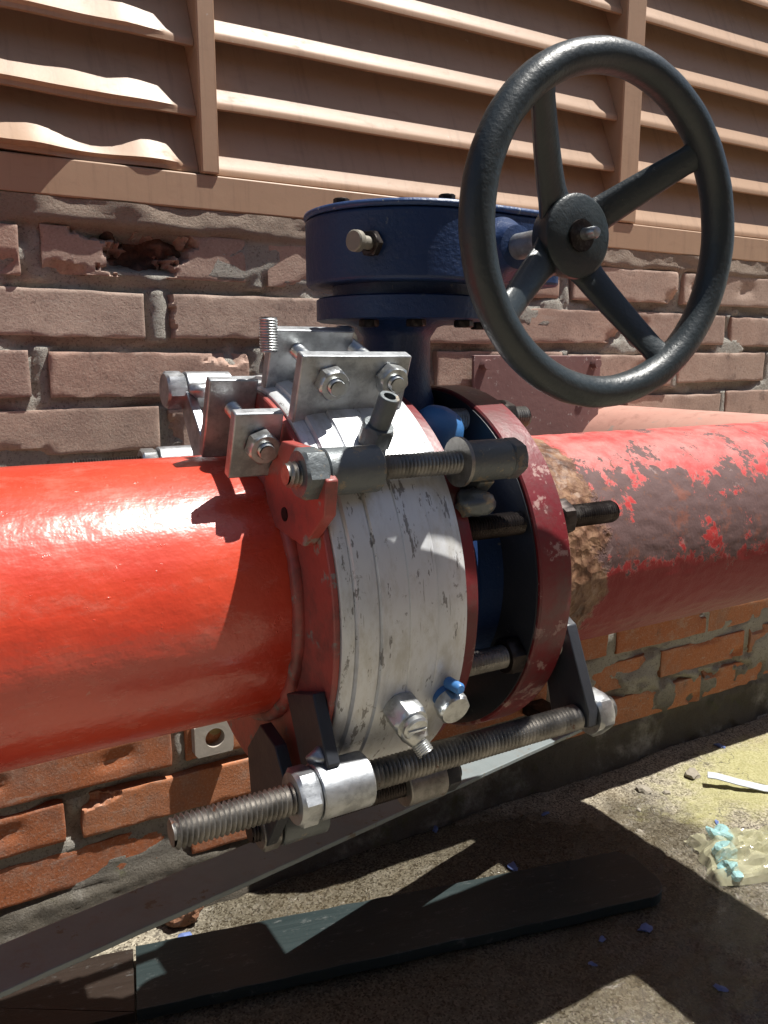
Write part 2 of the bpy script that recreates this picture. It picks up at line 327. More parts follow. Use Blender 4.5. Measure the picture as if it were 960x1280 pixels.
def rough_up(o_or_me, amp, scale, seed=0., keep=None):
    me = getattr(o_or_me, 'data', o_or_me)
    for v in me.vertices:
        n = mnoise.noise_vector(v.co * scale + Vector((seed, seed * 1.7, seed * .3))) * amp
        if keep is None or keep(v.co): v.co += n
    me.update(); return o_or_me
def thread_mesh(name, L, r, pitch, mat, seg=28, depth=None, x0=0.):
    """helical V-thread along +X"""
    depth = depth or pitch * .42; steps = 4; rows = int(L / pitch * steps); me = MB(); vs = []; fs = []
    for k in range(rows + 1):
        for i in range(seg + 1):
            a = 2*math.pi*i/seg; x = k * pitch / steps + pitch * i / seg; x = min(max(x - pitch*.5, 0), L)
            ph = (k / steps) % 1.0; rr = r - depth * (abs(ph - .5) * 2)
            if x <= pitch * .4 or x >= L - pitch * .4: rr = min(rr, r - depth * .8)
            vs.append((x0 + x, -rr*math.cos(a), rr*math.sin(a)))
    w = seg + 1
    for k in range(rows):
        for i in range(seg): fs.append((k*w+i, (k+1)*w+i, (k+1)*w+i+1, k*w+i+1))
    me.add(vs, fs)
    me.add([(x0, -(r-depth)*math.cos(2*math.pi*i/seg), (r-depth)*math.sin(2*math.pi*i/seg)) for i in range(seg)], [tuple(range(seg))])
    me.add([(x0+L, -(r-depth)*math.cos(2*math.pi*i/seg), (r-depth)*math.sin(2*math.pi*i/seg)) for i in range(seg)], [tuple(reversed(range(seg)))])
    return me.mesh(name, mat, 50)
def nut_mesh(name, ac, th, hole, mat, chamfer=.12, cap=False):
    """hex nut along +X from 0 to th; ac = radius across corners, with rounded chamfers"""
    m = MB(); seg = 36; rows = []
    def hexr(a):
        a = (a % (math.pi/3)) - math.pi/6; return ac * math.cos(math.pi/6) / math.cos(a)
    apo = ac * math.cos(math.pi/6)
    prof = [(0, apo * .96), (th*chamfer, ac), (th*(1-chamfer), ac), (th, apo * .96)]
    vs = []; fs = []
    for t, lim in prof:
        for i in range(seg):
            a = 2*math.pi*i/seg + R_(12); rr = min(hexr(a), lim); vs.append((t, -rr*math.cos(a), rr*math.sin(a)))
    for k in range(3):
        for i in range(seg): j = (i+1) % seg; fs.append((k*seg+i, (k+1)*seg+i, (k+1)*seg+j, k*seg+j))
    if cap:
        fs.append(tuple(range(seg))); fs.append(tuple(reversed(range(3*seg, 4*seg))))
    else:
        b = len(vs)
        for t in (0, th):
            for i in range(seg):
                a = 2*math.pi*i/seg + R_(12); vs.append((t, -hole*math.cos(a), hole*math.sin(a)))
        for i in range(seg):
            j = (i+1) % seg
            fs.append((i, j, b+j, b+i)); fs.append((3*seg+j, 3*seg+i, b+seg+i, b+seg+j)); fs.append((b+i, b+j, b+seg+j, b+seg+i))
    m.add(vs, fs); return m.mesh(name, mat, 25)

YP, ZP, RP = -.386, .563, .1095
def RA(x, ang, r):                       # a point round the pipe axis; ang from the camera side (-Y) upward
    a = R_(ang); return Vector((x, YP - r*math.cos(a), ZP + r*math.sin(a)))

# numpy value noise for the large grids
def vnoise(x, y, seed):
    xi = np.floor(x).astype(np.int64); yi = np.floor(y).astype(np.int64); fx = x - xi; fy = y - yi
    fx = fx*fx*(3-2*fx); fy = fy*fy*(3-2*fy)
    def h(a, b):
        n = (a * 374761393 + b * 668265263 + seed * 974634777) & 0x7fffffff
        n = ((n ^ (n >> 13)) * 1274126177) & 0x7fffffff
        return ((n ^ (n >> 16)) & 0xffff) / 65535.0
    return (h(xi, yi)*(1-fx) + h(xi+1, yi)*fx)*(1-fy) + (h(xi, yi+1)*(1-fx) + h(xi+1, yi+1)*fx)*fy
def fbm(x, y, seed, octv=4, g=.5):
    s = 0; a = 1; t = 0
    for o in range(octv): s = s + a*vnoise(x*2**o + 13.7*o, y*2**o + 5.1*o, seed+o); t += a; a *= g
    return s/t
def grid_mesh(name, X, Y, Z, mat, smooth=True):
    nv, nu = X.shape; co = np.stack([X, Y, Z], -1).reshape(-1, 3).astype(np.float32)
    idx = np.arange(nu*nv).reshape(nv, nu); q = np.stack([idx[:-1, :-1], idx[:-1, 1:], idx[1:, 1:], idx[1:, :-1]], -1).reshape(-1, 4).astype(np.int32)
    me = bpy.data.meshes.new(name); me.vertices.add(len(co)); me.vertices.foreach_set('co', co.ravel())
    me.loops.add(q.size); me.loops.foreach_set('vertex_index', q.ravel()); me.polygons.add(len(q))
    me.polygons.foreach_set('loop_start', np.arange(0, q.size, 4, dtype=np.int32)); me.polygons.foreach_set('loop_total', np.full(len(q), 4, dtype=np.int32))
    me.polygons.foreach_set('use_smooth', np.full(len(q), smooth)); me.materials.append(M[mat] if isinstance(mat, str) else mat); me.update(calc_edges=True); me.validate(); return me

# ================================================================ THE SETTING
def make_ground():
    # fine sheet near the pipework, stretched out to the horizon at its rim
    u = np.concatenate([[-60, -20, -8, -3, -1.2], np.arange(-.5, 2.2, .006), [2.6, 4, 9, 22, 60]]); v = np.concatenate([[-60, -20, -8, -3, -1.5], np.arange(-.9, .03, .006), [.06, .2]])
    X, Y = np.meshgrid(u, v); near = np.clip(1 - np.maximum(np.abs(X - .85) - 1.1, 0) * 4, 0, 1) * np.clip(1 - np.maximum(np.abs(Y + .4) - .45, 0) * 4, 0, 1)
    Z = ((fbm(X*9, Y*9, 3) - .5) * .012 + (fbm(X*70, Y*70, 9, 3) - .5) * .0035) * near
    # the broken joint where floor meets wall
    wob = (fbm(X*7, X*0, 21, 4) - .5) * .03; d = np.abs(Y + .006 + wob); Z = Z - .009 * np.exp(-(d/.005)**2) * near
    g = put('ground', grid_mesh('ground', X, Y, Z, 'ground')); g['kind'] = 'structure'; return g
make_ground()

# ---------------------------------------------------------------- brick wall
ROWS = [(.899 - .07*n) for n in range(12)]
BH, BL, BD = .053, .244, .10
def brick_mesh(k, L=BL, H=BH, chips=(), mat='brick', rgh=1., res=.0085):
    xs_ = [0, .0016, .0042] + list(np.linspace(.009, L - .009, max(4, int(L/res)))) + [L - .0042, L - .0016, L]
    zs_ = [0, .0016, .0042] + list(np.linspace(.009, H - .009, 6 if res > .005 else 14)) + [H - .0042, H - .0016, H]; ys_ = [0, .002, .006, .016, .04, BD]
    nx, ny, nz = len(xs_) - 1, len(ys_) - 1, len(zs_) - 1; pts = {}; vs = []; fs = []
    def vid(i, j, l):
        key = (i, j, l)
        if key not in pts: pts[key] = len(vs); vs.append(Vector((xs_[i], ys_[j], zs_[l])))
        return pts[key]
    for i in range(nx):
        for l in range(nz): fs.append((vid(i,0,l), vid(i+1,0,l), vid(i+1,0,l+1), vid(i,0,l+1)))
        for j in range(ny):
            fs.append((vid(i,j,0), vid(i,j+1,0), vid(i+1,j+1,0), vid(i+1,j,0))); fs.append((vid(i,j,nz), vid(i+1,j,nz), vid(i+1,j+1,nz), vid(i,j+1,nz)))
    for l in range(nz):
        for j in range(ny):
            fs.append((vid(0,j,l), vid(0,j,l+1), vid(0,j+1,l+1), vid(0,j+1,l))); fs.append((vid(nx,j,l), vid(nx,j+1,l), vid(nx,j+1,l+1), vid(nx,j,l+1)))
    sd = k * 7.31; out_ = []
    for v in vs:
        p = v.copy(); ex = min(p.x, L-p.x); ez = min(p.z, H-p.z)
        # worn arrises
        rr = .0016 + .0030 * mnoise.noise(Vector((p.x*40, sd, p.z*40)))
        for e in (ex, ez):
            if e < rr and p.y < .03: p.y += max(0, (rr - e)) * .6
        q = Vector((p.x*55, p.z*55, sd)); p.y += mnoise.noise(q) * .0003 * rgh + mnoise.noise(q*.3) * .0006 * rgh
        p.z += mnoise.noise(Vector((p.x*30, sd + (5 if v.z > H/2 else 0), 1))) * .0011 * rgh * (1 if ez < .012 else .3)
        p.x += mnoise.noise(Vector((p.z*40, sd, 4 + (5 if v.x > L/2 else 0)))) * .0014 * rgh * (1 if ex < .02 else .2)
        n = mnoise.noise(Vector((p.x*90, p.z*90, sd+3)))
        for (cx, cz, rx, rz, dp) in chips:
            d = math.hypot((v.x-cx)/rx, (v.z-cz)/rz) + .35*mnoise.noise(Vector((v.x*70, v.z*70, sd))) + .30*mnoise.noise(Vector((v.x*190, v.z*190, sd)))
            if d < 1 and v.y < .07: p.y += dp * (1 - max(0, d)**2) * (1 - v.y/.07) * (1 + .5*n)
        out_.append(p)
    m = MB(); m.add(out_, fs); return m.mesh('brick', mat, 40)
wall = thing('brick_wall', 'weathered brown brick wall with deep sandy joints under the louvred grille', 'wall', (.9, 0, 0))
WX0, WX1 = -.62, 2.55
def make_mortar():
    x = np.arange(WX0, WX1 + .001, .0045); z = np.concatenate([np.arange(-.02, .932, .0045)]); X, Z = np.meshgrid(x, z)
    squeeze = fbm(X*11, Z*22, 41, 3); big = np.clip((squeeze - .42) * 4.5, 0, 1)
    for r_, zt_ in enumerate(ROWS):
        st_ = .161 if r_ % 2 == 0 else .297
        d_ = np.abs(((X - (st_ - .0105)) + .133) % .266 - .133); inrow = (Z < zt_ + .006) & (Z > zt_ - .060)
        big = np.where(inrow, np.maximum(big, np.clip(1.25 - d_/.016, 0, 1)*np.clip((fbm(X*9, Z*9, 90 + r_, 2) - .22)*3, 0, 1)), big)
    Y = .0155 - .0150*big + (fbm(X*60, Z*60, 5, 4) - .5)*.007; Y = np.maximum(Y, .002)
    low = np.clip((.085 - Z) / .02, 0, 1); patch = np.clip((fbm(X*8, Z*14, 77, 4) - .38)*6, 0, 1)
    yb = .002 - .006*patch + (fbm(X*40, Z*40, 8, 4) - .5)*.008 - np.clip(.05 - Z, 0, .05)*.22; Y = Y*(1-low) + yb*low      # cement skirting at the floor
    rgt = np.clip((X - .95)/.15, 0, 1) * np.clip((.17 + .05*(fbm(X*5, Z*0, 12, 3)-.5)*2 - Z)/.02, 0, 1) * np.clip((fbm(X*13, Z*20, 31, 4) - .50)*8, 0, 1)
    Y = Y*(1-rgt) + (-.006 + (fbm(X*40, Z*40, 18, 4) - .5)*.006)*rgt                                                         # render splashed over the lowest bricks
    top = np.clip((Z - .897)/.008, 0, 1); yt = -.0025 + (fbm(X*16, Z*30, 52, 4) - .5)*.011; Y = Y*(1-top) + yt*top               # bed of mortar under the grille
    hole = np.exp(-(((X - .278)/.055)**4 + ((Z - .876)/.020)**4)); Y = Y + .05*hole
    put('mortar', grid_mesh('mortar', X - .9, Y, Z, 'mortar'), wall, (.9, 0, 0))
make_mortar()
B = MB(); B.box((WX0, .105, -.05), (WX1, .24, .93)); B.build('backing', 'mortar', wall)
variants = [brick_mesh(k, chips=ch) for k, ch in enumerate([
    (), ((.02, .05, .03, .012, .012),), ((.244, .0, .03, .02, .015),), (), ((.12, .053, .05, .009, .008), (.22, .01, .02, .012, .01)), ((.0, .02, .014, .03, .02),),
    (), ((.244, .05, .022, .02, .02),), ((.07, .0, .045, .01, .01),), ((.03, .03, .012, .009, .006), (.17, .03, .03, .013, .004))])]
SPECIAL = {  # (row, index) -> chips, matched to the damaged bricks in view
    (0, 0): ((.110, .022, .046, .028, .055), (.135, .040, .045, .020, .045), (.075, .050, .04, .012, .03), (.02, .002, .03, .012, .012)),
    (1, 0): ((.0, .02, .013, .05, .03),), (2, 0): ((.22, .052, .04, .014, .012),),
    (9, 0): ((.12, .05, .045, .012, .010), (.19, .012, .02, .010, .006)), (10, 0): ((.0, .05, .05, .012, .02),), (6, 4): ((.03, .05, .035, .02, .05),)}
half = brick_mesh(31, .112)
cnt = 0
for r, zt in enumerate(ROWS):
    start = .161 if r % 2 == 0 else .297
    for i in range(-3, 9):
        x = start + i*.266 + random.uniform(-.006, .006); z = zt - BH + random.uniform(-.0025, .0025)
        if x + BL < WX0 + .02 or x > WX1 - BL: continue
        if (r, i) in SPECIAL: me = brick_mesh(100 + r*10 + i, chips=SPECIAL[(r, i)], res=.0034)
        else: me = variants[(cnt*7 + r*3) % 10]
        cnt += 1
        yy = random.uniform(-.004, .003)
        if r == 9 and i == 0 and False: continue
        b = put('brick', me, wall, (x, yy, z), (0, R_(random.uniform(-.5, .5)), R_(random.uniform(-.5, .5))))
# charred core inside the broken brick
gx, gz = np.meshgrid(np.linspace(.196, .352, 60), np.linspace(.846, .900, 26)); gy = .030 - .022*np.clip((fbm(gx*30, gz*40, 61, 4) - .5)*3, -.6, 1) + .012*np.clip((gx - .27)/.06, 0, 1)
put('broken_core', grid_mesh('broken_core', gx - .9, gy, gz, 'char'), wall, (.9, 0, 0))

ow = MB().box((-5, -3.4, -.05), (6, -3.2, 2.5)); tag(ow.build('fill_block_wall', 'mortar', None, .01, 30, (0, -2.9, 0)), 'plain wall added out of view behind the camera to cut the sky fill', 'wall')  # unseen wall added to hold back sky light from the front

# ---------------------------------------------------------------- louvred grille
grille = thing('louvred_grille', 'tan brown painted metal louvre grille set above the brick wall', 'louvre', (.9, 0, .93))
def make_grille():
    y0 = -.003; zb, zt = .930, 1.95
    mull = [(-.36, .042), (.357, .023), (1.066, .042), (1.775, .023), (2.48, .042)]
    MB().box((-.62, y0, zb), (2.55, .05, .9715)).build('bottom_rail', 'louvre', grille, .002)
    MB().box((-.62, y0, zt), (2.55, .05, zt + .045)).build('top_rail', 'louvre', grille, .002)
    for x, w in mull: MB().box((x - w/2, y0 - .003, .9725), (x + w/2, .05, zt - .001)).build('mullion', 'louvre', grille, .0022)
    MB().box((-.62, .10, .94), (2.55, .11, zt + .04)).build('back_panel', 'louvre', grille)
    for b in range(4):
        xa = mull[b][0] + mull[b][1]/2 + .0006; xb = mull[b+1][0] - mull[b+1][1]/2 - .0006
        zoff = {0: -.012}.get(b, 0)
        for k in range(12):
            zl = .9725 + zoff + .0785*k                      # lower outer edge of the blade
            if k == 0: zl = .974
            if zl + .10 > zt + .03: continue
            nx = 60 if b == 0 else 14; me = MB(); vs = []; fs = []; prof = []
            # blade section (y, z): inner top, slope, outer nose, short vertical lip, return
            prof = [(.0420, .1000), (.0335, .080), (.0215, .053), (.0120, .031), (.0050, .0135), (.0018, .0085), (.0008, .005), (.001, 0.), (.006, -.0005)]
            th = .0016; bent = (b == 0 and k < 4)
            for i in range(nx + 1):
                f = i/nx; x = xa + (xb - xa)*f; dent = 0; sag = 0.
                if bent:
                    g = (x - .12); amp = [.022, .014, .010, .004][k]
                    dent = amp*((.62 if k == 0 else .45) + .5*(1.0 - 2.4*abs(mnoise.noise(Vector((x*6.5 + k*5.3, k*3.1, 0)))))) * max(0, 1 - max(0, (x - .27))/.065) * max(0, 1 - max(0, (.02 - x))/.2)
                    sag = amp*.4*mnoise.noise(Vector((x*7, k*2.2, 3)))*max(0, 1 - max(0, (x - .27))/.06)
                else: sag = .0012*mnoise.noise(Vector((x*6, k*1.7 + b*9, 1)))
                for side in (0, 1):
                    for (py, pz) in prof:
                        low = max(0., 1 - pz/.075)
                        crease = 0 if not bent else (.004 if k == 0 else .0012)*mnoise.noise(Vector((x*26, pz*40, k*4.)))*low*max(0, 1 - max(0, (x - .3))/.03)
                        vs.append((x, .004 + py - dent*(low if pz > .006 else low*.4) + crease + side*th, zl + pz + sag*low + side*th*.5))
            n = len(prof); w = 2*n
            for i in range(nx):
                for j in range(n-1):
                    a = i*w + j; fs.append((a, a+w, a+w+1, a+1)); a += n; fs.append((a, a+1, a+w+1, a+w))
                fs.append((i*w + n-1, (i+1)*w + n-1, (i+1)*w + 2*n-1, i*w + 2*n-1))
            me.add(vs, fs); me.build('slat', 'louvre', grille, 0, 40)
make_grille()

# ================================================================ PIPEWORK
def bead(x, r, amp=.004, seg=120, tube=.006, mat='weld', name='weld_bead', parent=None, lump=1.):
    pts = []; m = MB(); vs = []; fs = []; k = 8
    for i in range(seg):
        a = 360*i/seg; rr = tube*(1 + lump*.35*mnoise.noise(Vector((i*.6, x*50, 2))))
        for j in range(k):
            b = 2*math.pi*j/k; p = RA(x + rr*math.cos(b), a, r + rr*math.sin(b)); vs.append(p)
    for i in range(seg):
        for j in range(k): fs.append((i*k+j, ((i+1) % seg)*k+j, ((i+1) % seg)*k+(j+1) % k, i*k+(j+1) % k))
    m.add(vs, fs); return m.build(name, mat, parent, 0, 60)

# ---- glossy red pipe with its flange (left)
lp = thing('red_pipe', 'glossy orange red painted pipe running out to the left with a short red flange', 'pipe', (.1, YP, ZP - RP))
def jl(t, a, r): return r + .0005*mnoise.noise(Vector((t*7, math.cos(a)*2, math.sin(a)*2))) + .00035*mnoise.noise(Vector((t*30, math.cos(a)*9, math.sin(a)*9)))
MB().lathe([(x, RP) for x in np.linspace(-1.6, .25, 90)], (0, YP, ZP), seg=120, caps=False, jit=jl).build('pipe', 'red', lp, 0, 60)
MB().lathe([(.243, RP+.001), (.2428, .1635), (.2436, .1645), (.2472, .1645), (.2472, RP+.001)], (0, YP, ZP), seg=128, caps=False).build('flange', 'flange', lp)
bead(.2415, RP + .002, tube=.006, parent=lp, mat='flange')

# ---- peeling red pipe (right) with flange, rust and the bend that leads it away from the wall
rp = thing('peeling_red_pipe', 'old red pipe with flaking paint and rusted flange weld, right of the valve', 'pipe', (.8, YP, ZP - RP))
def jr(t, a, r):
    k = max(0, 1 - (t - .462)/.085) if t < .547 else 0
    lump = .0065*k*max(0, .55 + mnoise.fractal(Vector((t*20, math.cos(a)*3.0, math.sin(a)*3.0)), 1.1, 2.1, 3)) + .0012*k*mnoise.noise(Vector((t*70, math.cos(a)*9, math.sin(a)*9)))
    return r + lump + .0008*mnoise.noise(Vector((t*60, math.cos(a)*14, math.sin(a)*14)))
xs = list(np.linspace(.462, .56, 50)) + list(np.linspace(.564, 1.03, 110))
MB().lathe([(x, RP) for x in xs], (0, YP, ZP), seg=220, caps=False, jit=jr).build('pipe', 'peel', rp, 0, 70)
MB().lathe([(.4285, RP-.006), (.4285, .1605), (.430, .162), (.4605, .162), (.462, .1605), (.462, RP-.006)], (0, YP, ZP), seg=128, caps=False).build('flange', 'maroon', rp)

MB().lathe([(.4268, .112), (.4268, .1585), (.4283, .1585), (.4283, .112)], (0, YP, ZP), seg=96, caps=False).build('flange_shade_disc', 'black', rp)  # black disc added to darken the shaded valve side of the flange

MB().lathe([(0, .062), (.105, .062), (.112, .058), (.116, .045), (.117, .0)], (.512, -.305, .572), (0, 1, 0), 48, False).build('shadow_stub', 'maroon', rp, 0, 40)  # hidden capped stub added to shade the board on the floor

# ---- clamp enclosure
cl = thing('repair_clamp', 'scuffed pale grey split repair clamp bolted round the flanged joint', 'clamp', (.3, YP, ZP - .178))
MB().lathe([(.2476, .150), (.2476, .1665), (.249, .168), (.2560, .1695), (.2568, .1688), (.2578, .1725), (.264, .1742), (.2725, .1748), (.2732, .1738), (.2742, .1765), (.2955, .1772), (.2963, .1764), (.2972, .1772), (.3195, .1772), (.3203, .1765), (.3212, .1768), (.3385, .1758), (.3475, .1735), (.3475, .150)], (0, YP, ZP), seg=160, caps=False).build('shell', 'clamp', cl)
MB().lathe([(.348, .12), (.348, .165), (.3495, .1665), (.3625, .1665), (.364, .165), (.364, .12)], (0, YP, ZP), seg=128, caps=False).build('end_ring', 'maroon', cl)
TD = 68.                                  # the split of the clamp lies here
rad = Vector((0, -math.cos(R_(TD)), math.sin(R_(TD)))); tan = Vector((0, -math.sin(R_(TD)), -math.cos(R_(TD))))
def lug_plate(name, x0, x1, r0, r1, off, th, parent, mat='lug', slope=0.):
    o = Vector((0, YP, ZP)); m = MB(); vs = []
    for s in (off - th/2, off + th/2):
        for (x, r) in ((x0, r0), (x1, r0), (x1, r1 - slope), (x0, r1)): vs.append(o + rad*r + tan*s + Vector((x, 0, 0)))
    m.add(vs, [(0,1,2,3), (7,6,5,4), (0,4,5,1), (1,5,6,2), (2,6,7,3), (3,7,4,0)]); return m.build(name, mat, parent, .0012)
lug_plate('lug_plate', .248, .3385, .158, .216, .027, .010, cl)
lug_plate('lug_plate', .2490, .3190, .158, .2135, -.031, .010, cl)
lug_plate('lug_plate', .2025, .2395, .122, .1735, .029, .009, lp)
lug_plate('lug_plate', .2035, .2428, .108, .1735, -.030, .009, lp)
_rad, _tan = rad, tan
rad = Vector((0, -math.cos(R_(178)), math.sin(R_(178)))); tan = Vector((0, -math.sin(R_(178)), -math.cos(R_(178))))
lug_plate('lug_plate', .200, .3385, .158, .216, .029, .010, cl); lug_plate('lug_plate', .200, .3385, .158, .216, -.029, .010, cl)  # rear plates added out of sight to shade the brown board
rad, tan = _rad, _tan
nutM14 = nut_mesh('hex_nut', .0128, .0105, .0066, 'zinc'); thrM14 = thread_mesh('thread', .016, .0066, .0018, 'zinc', 24)
headM14 = nut_mesh('bolt_head', .0125, .009, .006, 'zinc', cap=True)
qt = tan.to_track_quat('X', 'Z')
o0 = Vector((0, YP, ZP))
for (x, r, off, par) in ((.272, .197, .032, cl), (.3215, .199, .032, cl), (.2235, .150, .0345, lp)):
    c0 = o0 + rad*r + tan*off + Vector((x, 0, 0))
    bolt = put('lug_bolt', thread_mesh('shank', .098, .0062, .0018, 'zinc', 20), par, c0 - tan*.083, qt)
    nn = put('hex_nut', nutM14, bolt, c0, qt); nn.parent = bolt
    nn.matrix_parent_inverse.identity(); nn.location = (.083, 0, 0); nn.rotation_euler = (R_(random.uniform(-20, 30)), 0, 0)
    hd = put('bolt_head', headM14, bolt, c0, qt); hd.location = (0.0, 0, 0); hd.rotation_euler = (0, 0, 0)
# jack screw standing on the rear plate
js = o0 + rad*.196 + tan*(-.030) + Vector((.2535, 0, 0))
put('jack_screw', thread_mesh('jack_screw', .026, .0072, .0020, 'zinc', 22), cl, Vector((.2465, -.4395, .754)), Vector((0, 0, 1)).to_track_quat('X', 'Z'))

# injection fittings on the shell
def fitting(loc, direc, kind):
    q = Vector(direc).normalized().to_track_quat('X', 'Z')
    return loc, q
# top nozzle: hexagon foot and long smooth barrel
p1 = RA(.2955, 45, .174); q1 = Vector((.05, -.52, .85)).normalized().to_track_quat('X', 'Z')
nz = put('nozzle', MB().lathe([(0, .009), (.008, .0095), (.012, .0078), (.043, .0078), (.044, .0070), (.044, .0045), (.030, .0040)], seg=28, caps=False).mesh('nozzle', 'darksleeve', 40), cl, p1, q1)
put('hex_foot', nut_mesh('hex_foot', .0132, .016, .007, 'darksleeve'), nz, p1).location = (.004, 0, 0)
# lower elbow fitting: hex block, round slotted cap, threaded spigot pointing out
p2 = RA(.2935, -20, .176); q2 = Vector((0, -math.cos(R_(-20)), math.sin(R_(-20)))).to_track_quat('X', 'Z')
el = put('elbow_fitting', nut_mesh('elbow_fitting', .0145, .021, .004, 'zinc', cap=True), cl, p2, q2)
capm = MB(); capm.lathe([(0, .0095), (.005, .0098), (.0065, .0085), (.0066, .0)], seg=28, caps=False); capm.box((.0062, -.0075, -.0009), (.0074, .0075, .0009))
kc = put('slotted_cap', capm.mesh('slotted_cap', 'zinc', 40), el, p2); kc.location = (.0205, 0, 0)
sp = put('spigot', thread_mesh('spigot', .026, .0066, .0016, 'zinc', 24), el, p2)
sp.location = (.0125, 0, -.006); sp.rotation_euler = (q2.inverted() @ Vector((.30, -.62, -.72)).normalized().to_track_quat('X', 'Z')).to_euler()
cf = put('collar', MB().lathe([(0, .0105), (.010, .0105), (.016, .0078), (.017, .0072)], seg=28).mesh('collar', 'zinc', 40), el, p2)
cf.location = (.0125, 0, -.004); cf.rotation_euler = sp.rotation_euler
# blanked port near the right edge
p3 = RA(.332, -20, .175); pl = put('port_boss', MB().lathe([(0, .009), (.008, .0085)], seg=24).mesh('port_boss', 'ltblue', 40), cl, p3, q2)
hx = put('hex_plug', nut_mesh('hex_plug', .0135, .012, .004, 'zinc', cap=True), pl, p3); hx.location = (.008, 0, 0)
cap2 = put('port_key', MB().lathe([(0, .0045), (.014, .0045), (.016, .003)], seg=16).mesh('port_key', 'ltblue', 40), pl, p3); cap2.location = (.004, 0, .014); cap2.rotation_euler = (0, R_(-20), 0)

# ---- butterfly valve with gear operator
CX = .400
va = thing('gear_operated_valve', 'blue butterfly valve with round gear box and black spoked handwheel', 'valve', (CX, YP, ZP - .15))
MB().lathe([(.3645, .118), (.3645, .126), (.368, .130), (.374, .132), (.386, .131), (.392, .127), (.398, .120), (.405, .117), (.4265, .117), (.428, .112)], (0, YP, ZP), seg=120, caps=False).build('body', 'blue', va, 0, 45)
MB().lathe([(.095, .036), (.150, .034), (.165, .030), (.205, .030), (.214, .036), (.2185, .05)], (.392, YP, ZP), (0, 0, 1), 40).build('neck', 'blue', va, 0, 45)
bo = RA(.3865, 61, .105); MB().lathe([(0, .024), (.042, .0225), (.050, .0205), (.056, .016), (.0595, .009), (.0605, .0)], bo, (.06, -math.cos(R_(61)), math.sin(R_(61))), 36, False).build('boss', 'ltblue', va, 0, 50)
GX, GR = .402, .089
pl_ = MB().lathe([(0, .076), (.001, .0785), (.0185, .0785), (.020, .076)], (GX - .002, YP, .7815), (0, 0, 1), 72).build('mounting_plate', 'blue', va)
MB().lathe([(0, .066), (.010, .066)], (GX, YP, .8012), (0, 0, 1), 60).build('spacer', 'blue', va)
def gear_outline(R, xr, yb, yf, rc=.012, n=48):
    pts = []
    for i in range(n + 1):
        a = math.pi/2 + math.pi*i/n; pts.append((GX + R*math.cos(a), YP + R*math.sin(a)))
    # rounded corners on the worm side (front = -y first after the bottom of the arc)
    for cx, cy, a0 in ((xr - rc, YP - yf + rc, -90), (xr - rc, YP + yb - rc, 0)):
        for i in range(7): a = R_(a0 + 90*i/6); pts.append((cx + rc*math.cos(a), cy + rc*math.sin(a)))
    return pts
gb = MB().prism(gear_outline(GR, .512, .085, .083), .8112, .8665).build('gear_box', 'blue', va, .003, seg=3)
lid = MB().prism(gear_outline(GR + .0015, .5135, .0865, .0845), .8668, .8722).build('lid', 'lid', gb, .0022)
hb = nut_mesh('bolt_head', .0068, .005, .003, 'darkrod', cap=True); up = Vector((0, 0, 1)).to_track_quat('X', 'Z')
for a in (195, 262, 90, 20):
    put('bolt_head', hb, gb, (GX + .078*math.cos(R_(a)), YP + .078*math.sin(R_(a)), .8722), up)
hb2 = nut_mesh('bolt_head', .0085, .006, .004, 'darkrod', cap=True); dn = Vector((0, 0, -1)).to_track_quat('X', 'Z')
for a in (210, 245, 285, 330): put('plate_bolt', hb2, va, (GX + .066*math.cos(R_(a)), YP + .066*math.sin(R_(a)), .7815), dn)
# stop screw on the drum
sa = R_(222); sdir = Vector((math.cos(sa), math.sin(sa), 0)); sp0 = Vector((GX, YP, .838)) + sdir*(GR - .002)
sdir2 = Vector((-.93, -.36, .0)).normalized()
ss = put('stop_screw', MB().lathe([(0, .0052), (.026, .0052)], seg=20).mesh('stop_screw', 'tilebolt', 40), va, sp0, sdir2.to_track_quat('X', 'Z'))
put('lock_nut', nut_mesh('lock_nut', .0105, .007, .006, 'darkrod'), ss, sp0).location = (.003, 0, 0)
put('screw_head', MB().lathe([(0, .0075), (.001, .0082), (.006, .0082), (.007, .0072)], seg=20).mesh('screw_head', 'tilebolt', 40), ss, sp0).location = (.021, 0, 0)
# worm boss and shaft
WCX, WCY, WCZ = .4405, -.590, .8375
MB().lathe([(0, .027), (.012, .0255), (.020, .019), (.030, .0170), (.031, .012)], (WCX, YP - .076, WCZ), (0, -1, 0), 40).build('worm_boss', 'blue', va)
MB().lathe([(0, .0102), (.090, .0102)], (WCX, YP - .074, WCZ), (0, -1, 0), 28).build('input_shaft', 'lug', va)
